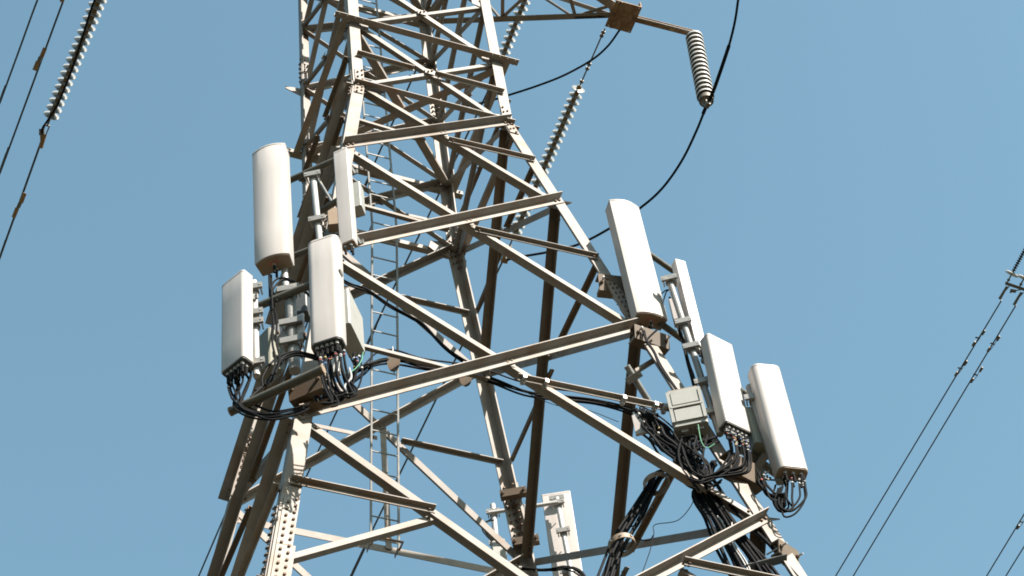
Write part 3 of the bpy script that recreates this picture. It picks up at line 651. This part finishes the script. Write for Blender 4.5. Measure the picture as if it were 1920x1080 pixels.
radio('small white plated box under the slanting pipe', (1200, 796), on_plane(1200, 790, leg('B', -6.6) + V((-.5, .2, 0)), V((0, 1, 0))), (-.55, -.83), .12, .03, .28, RADOME)
radio('small grey radio on the bright pipe left of the rear leg', (936, 1042), ref('C', -4.6, .8), (-.3, -.95), .16, .14, .42, GREYBOX)
radio('small white connector box among the cables under the tangle panel', (630, 690), ref('A', -6.2, .7), (-.6, -.8), .06, .06, .16, WHITE)

# ------------------------------------------------------------------ cables
rn = random.Random(11)
def cables(label, group, starts, path, n_r, rf0, jit=4, dj=.06, M=CABLE, bands=0, name='cable', cat='cable', zig=0.5):
    """starts: list of first points; every cable then follows the path with its own offset"""
    for st in starts:
        ox, oy, od = rn.uniform(-1, 1), rn.uniform(-1, 1), rn.uniform(-dj, dj)
        P = []
        for k, q in enumerate([st] + path):
            u, v = (q[0], q[1]) if len(q) < 4 else (st[0] + q[0], st[1] + q[1]); j = (q[2] if len(q) > 2 else jit) if k else 0
            P.append(near(u + ox * j + rn.uniform(-1, 1) * j * zig * .5, v + oy * j + rn.uniform(-1, 1) * j * zig * .5, rf0) + RZ * (od * (1 if k else .3)))
        r = rn.uniform(*n_r) if isinstance(n_r, tuple) else n_r
        b = MB(); b.tube(P, r, M, 7, 6); o = tag(b.build(name, None, base=P[0]), label, cat, group); WL[o.name] = P[0]
        sm_ = smooth(P, 6)
        for q in range(bands):
            i = 1 + q * 2 + rn.randint(0, 2)
            if i + 1 < len(sm_):
                a, c = sm_[i], sm_[i].lerp(sm_[i + 1], .42); bb = MB(); bb.cyl(a, c, r + .002, rn.choice([WHITE, WHITE, WHITE, WHITE, YEL, RED, BLUE, BRIGHT]), 8); bo = bb.build('tape_band', None, base=P[0]); bo.location = (0, 0, 0); bo.parent = o
rA = ref('A', -6.4, .65); rB = ref('B', -7, .36)
# under the leftmost panel
cables('black jumper cable looping from the foot of the leftmost antenna panel to the left leg', 'jumpers under the leftmost panel', [(427 + 4.2 * i, 708 - 4.4 * i + (6 if i % 2 else 0)) for i in range(10)],
       [(1, 16, 2, 1), (6, 32, 3, 1), (446, 754, 8), (472, 770, 9), (505, 778, 8), (545, 774, 7), (575, 764, 6)], (.0085, .0105), rA, dj=.12, bands=3)
cables('black cable curling back up behind the leftmost panel', 'cables behind the leftmost panel', [(470, 745), (492, 725), (478, 732), (500, 712)], [(500, 715, 8), (512, 690, 8), (530, 672, 7), (560, 664, 5), (600, 672, 4)], (.008, .011), rA)
cables('thin black cable dropping from the big curved left antenna', 'cables under the big curved left antenna', [(505, 515), (508, 516)], [(508, 545, 2), (510, 572, 3), (516, 600, 3), (514, 640, 4), (520, 672, 5), (512, 700, 6)], (.008, .01), aref(-5, .7))
cables('thin black cable arching over the arm under the big curved left antenna', 'arching cables at the left mount', [(508, 560), (512, 580), (520, 565)], [(512, 540, 3), (525, 526, 4), (545, 527, 3), (562, 540, 4), (590, 565, 5)], (.007, .009), aref(-5, .75))
# tangle under the cable panel
cables('black jumper hanging in the tangle below the left centre panel', 'tangled jumpers below the left centre panel', [(596 + 2.9 * i, 666 - 1.0 * i + (5 if i % 2 else 0)) for i in range(18)],
       [(1, 20, 2, 1), (4, 42, 4, 1), (10, 62, 5, 1), (18, 76, 6, 1), (20, 86, 7, 1), (4, 90, 9, 1)], (.0085, .0115), ref('A', -6.4, .72), dj=.15, bands=2)
cables('black cable looping on the right side of the left cable tangle', 'looping cables beside the tangle', [(662, 664), (668, 668), (656, 668), (664, 660), (672, 662)], [(672, 690, 8), (666, 718, 8), (655, 738, 7), (640, 740, 10), (618, 722, 14)], (.008, .0105), ref('A', -6.3, .6), dj=.12, bands=2)
cables('black cable lying along the arm below the cable tangle', 'cables on the lower left arm', [(590, 748), (592, 752), (588, 744)], [(615, 745, 4), (645, 739, 4), (668, 730, 4)], (.009, .012), ref('A', -6.9, .5), bands=2)
cables('pale grey cable in the tangle below the left centre panel', 'pale cables in the left tangle', [(655, 690)], [(662, 712, 5), (650, 730, 6), (655, 745, 4)], (.007, .011), ref('A', -6.3, .76), M=BRIGHT)
cables('thin green earth wire below the olive radio box', 'green earth wires of the left mount', [(681, 660)], [(678, 676, 1), (668, 690, 1), (655, 700, 2), (643, 700, 2)], .004, ref('A', -6.2, .7), M=GREEN)
# run across the front face
nAB = fnorm('AB', -5); pAB = leg('A', -6.5) + V((0, .22, 0))
def facecab(label, group, lines, r, off=0.0, jit=3, bands=0, M=CABLE):
    for k, pts in enumerate(lines):
        ox, oy = rn.uniform(-1, 1) * jit, rn.uniform(-1, 1) * jit; od = rn.uniform(-.04, .04)
        P = [on_plane(u + ox * .4 + rn.uniform(-.6, .6), v + oy + rn.uniform(-.8, .8), pAB + V((0, od + off, 0)), nAB) for u, v in pts]
        b = MB(); b.tube(P, rn.uniform(*r) if isinstance(r, tuple) else r, M, 7, 6); tag(b.build('cable', None, base=P[0]), label, 'cable', group)
main = [(655, 712), (682, 690), (706, 668), (738, 664), (790, 680), (868, 692), (915, 704), (970, 722), (1040, 738), (1110, 746), (1180, 762), (1235, 790), (1285, 835), (1325, 880)]
low = [(650, 704), (690, 684), (735, 676), (800, 686), (870, 695), (925, 712), (985, 735), (1050, 744), (1120, 752), (1190, 772), (1240, 806), (1290, 850)]
facecab('black feeder cable sagging across the tower front from the left mount to the right mount', 'feeder cables across the tower front', [main] * 4 + [low] * 4, (.007, .0105), jit=11)
facecab('black cable strapped along the long front diagonal from the slim left strip', 'cables along the front diagonal', [[(640, 525), (660, 535), (690, 545), (730, 572), (765, 592), (795, 610), (830, 648), (862, 672), (895, 690)]] * 3, (.009, .012), jit=3)
facecab('thin black wire drooping across the sky in the middle of the tower', 'thin drooping wires', [[(935, 715), (985, 735), (1040, 758), (1100, 768), (1160, 790)]], .0035, jit=1)
for (u, v, lab) in ((738, 678, 'oval slotted hanger plate on the cable run near the ladder'), (873, 706, 'dark slotted hanger plate under the crossing of the front braces')):
    c = on_plane(u, v, pAB - V((0, .05, 0)), nAB); T = thing('cable_hanger', c, lab, 'cable hanger'); m_ = MB(); X = V((.75, -.55, 0)).normalized(); Zv = V((.05, .1, 1)).normalized(); Yv = X.cross(Zv).normalized()
    pts = []
    for i in range(18):
        a = 2 * math.pi * i / 18; pts.append(X * (.062 * math.cos(a)) + Zv * (.17 * math.sin(a)))
    m_.prism(pts, c - Yv * .004, c + Yv * .004, STEEL_RUST_SHADE); m_.build('plate', T)
    m_ = MB(); m_.box(c - Yv * .0055, X * .012, Zv * .07, Yv * .001, DARKBOX)
    for i in range(6): a = math.pi * 2 * (i + .5) / 6; m_.cyl(c - Yv * .004 + X * .042 * math.cos(a) + Zv * .125 * math.sin(a), c - Yv * .0065 + X * .042 * math.cos(a) + Zv * .125 * math.sin(a), .009, DARKBOX, 8)
    m_.build('slots', T)
    m_ = MB(); m_.cyl(c + Zv * .16, c + Zv * .26, .008, BRIGHT, 6); m_.build('hook', T)
# jumpers of the right mount
cables('black jumper with coloured bands falling from the banded panel beside the grey radio box', 'banded jumpers on the right', [(1361 + 4.4 * i, 800 + 2.2 * i) for i in range(10)],
       [(4, 16, 2, 1), (8, 32, 2, 1), (9, 48, 3, 1), (0, 66, 4, 1), (1340, 890, 9), (1318, 898, 9), (1300, 890, 12)], (.0095, .0115), shift(rB, V((0, -.1, 0))), dj=.1, bands=5, zig=.3)
cables('black jumper looping in the air below the rightmost antenna', 'loops below the rightmost antenna', [(1472, 892), (1478, 896), (1484, 893), (1498, 892), (1502, 894), (1506, 892)],
       [(3, 22, 3, 1), (3, 42, 4, 1), (1486, 957, 8), (1466, 958, 8), (1460, 938, 7), (1466, 915, 9)], (.009, .0115), ref('B', -7.5, .28), dj=.1, bands=2, zig=.8)
cables('black jumper hanging between the right leg and the rightmost antenna', 'hanging cables beside the right leg', [(1418 + 7 * i, 880 + 4 * i) for i in range(6)], [(1428, 908, 9), (1440, 928, 9), (1458, 936, 6), (1468, 938, 4)], (.0085, .011), ref('B', -7.4, .2), dj=.1, bands=1)
b = MB(); c = near(1465, 935, ref('B', -7.5, .28)); b.cyl(c - RY * .05, c + RY * .06, .035, CABLE, 9, .05); b.cyl(c + RY * .06, c + RY * .09, .05, CABLE, 9, .03); tag(b.build('cable_tie_block', None, base=c), 'black taped knot gathering the loops under the rightmost antenna', 'cable tie')
cables('black cable running down beside the right leg behind the slim right strip', 'cables behind the slim right strip', [(1262, 530), (1275, 600), (1282, 610), (1255, 565), (1278, 605)], [(1276, 622, 5), (1284, 650, 5), (1292, 682, 6), (1298, 705, 6), (1308, 740, 7), (1316, 790, 8), (1316, 840, 10)], (.008, .0105), ref('B', -5.4, .2))
cables('thin black loop between the curved right antenna and the mount pipe', 'thin loops on the right mount', [(1236, 555), (1240, 580)], [(1250, 545, 2), (1262, 552, 3), (1258, 575, 4), (1266, 600, 4)], .007, ref('B', -4.6, .2))
cables('black cable dropping from the curved right antenna along the right leg', 'cables down the right leg', [(1204, 618), (1208, 620), (1232, 618)], [(1214, 640, 3), (1228, 662, 4), (1240, 690, 4), (1262, 722, 4), (1280, 745, 4)], (.009, .012), ref('B', -5.6, .3))
cables('black cable in the dense knot under the grey radio box', 'knot of cables under the grey radio box', [(1262 + 4.5 * i, 822 + rn.uniform(-8, 8)) for i in range(20)], [(1290, 842, 22), (1296, 862, 22), (1304, 882, 22), (1318, 905, 14)], (.010, .015), ref('B', -7, .25), dj=.25, zig=.9)
cables('black cable tangled left of the grey radio box', 'tangle left of the grey radio box', [(1192 + 4.6 * i, 768 + 4 * i) for i in range(16)], [(1215, 795, 18), (1232, 818, 18), (1252, 838, 18), (1278, 862, 14), (1300, 880, 14)], (.009, .014), ref('B', -6.8, .25), dj=.2, zig=.9, bands=1)
cables('thick black cable in the dark mass left of the grey radio box', 'thick cables left of the grey radio box', [(1190, 768), (1200, 772), (1215, 770), (1225, 772), (1235, 778), (1205, 768)], [(1220, 785, 9), (1240, 800, 10), (1255, 825, 12), (1275, 850, 12), (1300, 880, 10)], (.018, .026), ref('B', -6.8, .15), dj=.15)
# the two trunks going down
cables('thick black feeder in the trunk fanning down to the right leg at the bottom', 'right feeder trunk', [(1280 + 4 * i, 872 + rn.uniform(-8, 8)) for i in range(17)],
       [(1318, 915, 19), (1345, 960, 22), (1372, 1005, 30), (1402, 1050, 38), (1430, 1092, 44), (1490, 1180, 50)], (.013, .019), ref('B', -7.6, .0), dj=.14, zig=.18, bands=0)
cables('pale sleeved feeder in the trunk at the bottom right', 'pale feeders of the right trunk', [(1345, 968), (1352, 975), (1360, 985), (1372, 980), (1384, 990)], [(1372, 1010, 8), (1394, 1045, 20), (1412, 1078, 22), (1440, 1120, 26)], (.007, .009), ref('B', -8, .12), dj=.05, zig=.2, M=BRIGHT)
cables('thick black feeder in the trunk bending down left past the ring hangers', 'left feeder trunk', [(1262 + 5 * i, 872 + 2 * i) for i in range(8)],
       [(1238, 890, 10), (1218, 920, 10), (1194, 962, 14), (1168, 1005, 15), (1148, 1045, 16), (1132, 1090, 16), (1100, 1170, 20)], (.011, .016), ref('B', -7.6, -.75), dj=.12, zig=.2)
cables('black cable sagging between the two feeder trunks', 'sagging cables between the trunks', [(1268, 884), (1274, 880), (1280, 890)], [(1285, 905, 5), (1305, 916, 4), (1330, 914, 4), (1350, 902, 5)], (.009, .012), ref('B', -7.4, .1))
cables('thin black wire trailing down between the two feeder trunks', 'thin trailing wires', [(1303, 922)], [(1296, 948, 0), (1270, 976, 0), (1228, 984, 0), (1226, 1002, 0), (1218, 1035, 0), (1200, 1085, 0)], .004, ref('B', -8, -.3))
cables('thin black wire slung from the rusty brace beside the left trunk', 'thin slung wires', [(1226, 946)], [(1214, 965, 0), (1196, 980, 0), (1182, 988, 0)], .005, ref('B', -8, -.5))
cables('thin dark wire running from the left trunk along the rusty brace', 'thin brace wires', [(1226, 1002)], [(1220, 1012, 0), (1210, 1014, 0), (1185, 1008, 0)], .005, ref('B', -8, -.5))
for (u, v, lab) in ((1231, 907, 'upper round cable hanger ring on the left feeder trunk'), (1166, 1022, 'lower round cable hanger ring on the left feeder trunk')):
    c = near(u, v, ref('B', -7.8, -.6)); T = thing('hanger_ring', c, lab, 'cable hanger'); m_ = MB(); ax = V((-.1, .05, 1)).normalized(); a = ax.orthogonal().normalized(); c2 = ax.cross(a); n = 22
    vs = []; 
    for i in range(n):
        q = a * math.cos(2 * math.pi * i / n) + c2 * math.sin(2 * math.pi * i / n)
        vs += [c + q * .118 - ax * .03, c + q * .118 + ax * .03, c + q * .126 + ax * .03, c + q * .126 - ax * .03]
    fs = [[4 * i + k, 4 * ((i + 1) % n) + k, 4 * ((i + 1) % n) + (k + 1) % 4, 4 * i + (k + 1) % 4] for i in range(n) for k in range(4)]
    m_.add(vs, fs, RADOMEB); m_.build('ring', T); m_ = MB()
    for i in range(0, n, 3): q = a * math.cos(2 * math.pi * i / n) + c2 * math.sin(2 * math.pi * i / n); m_.cyl(c + q * .115, c + q * .135, .012, STEELG, 6)
    m_.build('studs', T)
# bits near the trunks' foot
cables('black cable bundle with red ends crossing in front of the rear antenna', 'cables in front of the rear antenna', [(960, 1062), (975, 1068), (1000, 1070), (1020, 1068)], [(1030, 1066, 4), (1060, 1062, 5), (1085, 1070, 5), (1100, 1090, 4)], (.009, .012), ref('C', -5, -.4), bands=1)
cables('thin black loop on the bright pipe left of the rear leg', 'thin loops left of the rear leg', [(922, 972), (926, 975)], [(910, 978, 2), (906, 990, 2), (914, 1003, 2), (924, 1012, 2)], .009, ref('C', -4.3, .5))
cables('green and yellow earth wire hanging from the grey radio box', 'earth wire of the grey radio box', [(1309, 796)], [(1312, 815, 0), (1316, 830, 0), (1325, 840, 0), (1340, 832, 0)], .0042, ref('B', -6.7, .55), M=GREEN)
b = MB(); c = near(1416, 1052, ref('B', -8.3, .1)); b.bar(near(1398, 1066, ref('B', -8.3, .1)), near(1475, 1046, ref('B', -8.3, .1)), RY * .035, RZ * .03, DARKBOX); tag(b.build('cable_bar', None, base=c), 'dark bar holding the right feeder trunk to the leg at the bottom', 'bar')
for o in bpy.data.objects:
    if o.type == 'MESH' and o.parent is None and 'kind' not in o and 'label' not in o: print('UNLABELLED', o.name)
print('objects', len(bpy.data.objects))
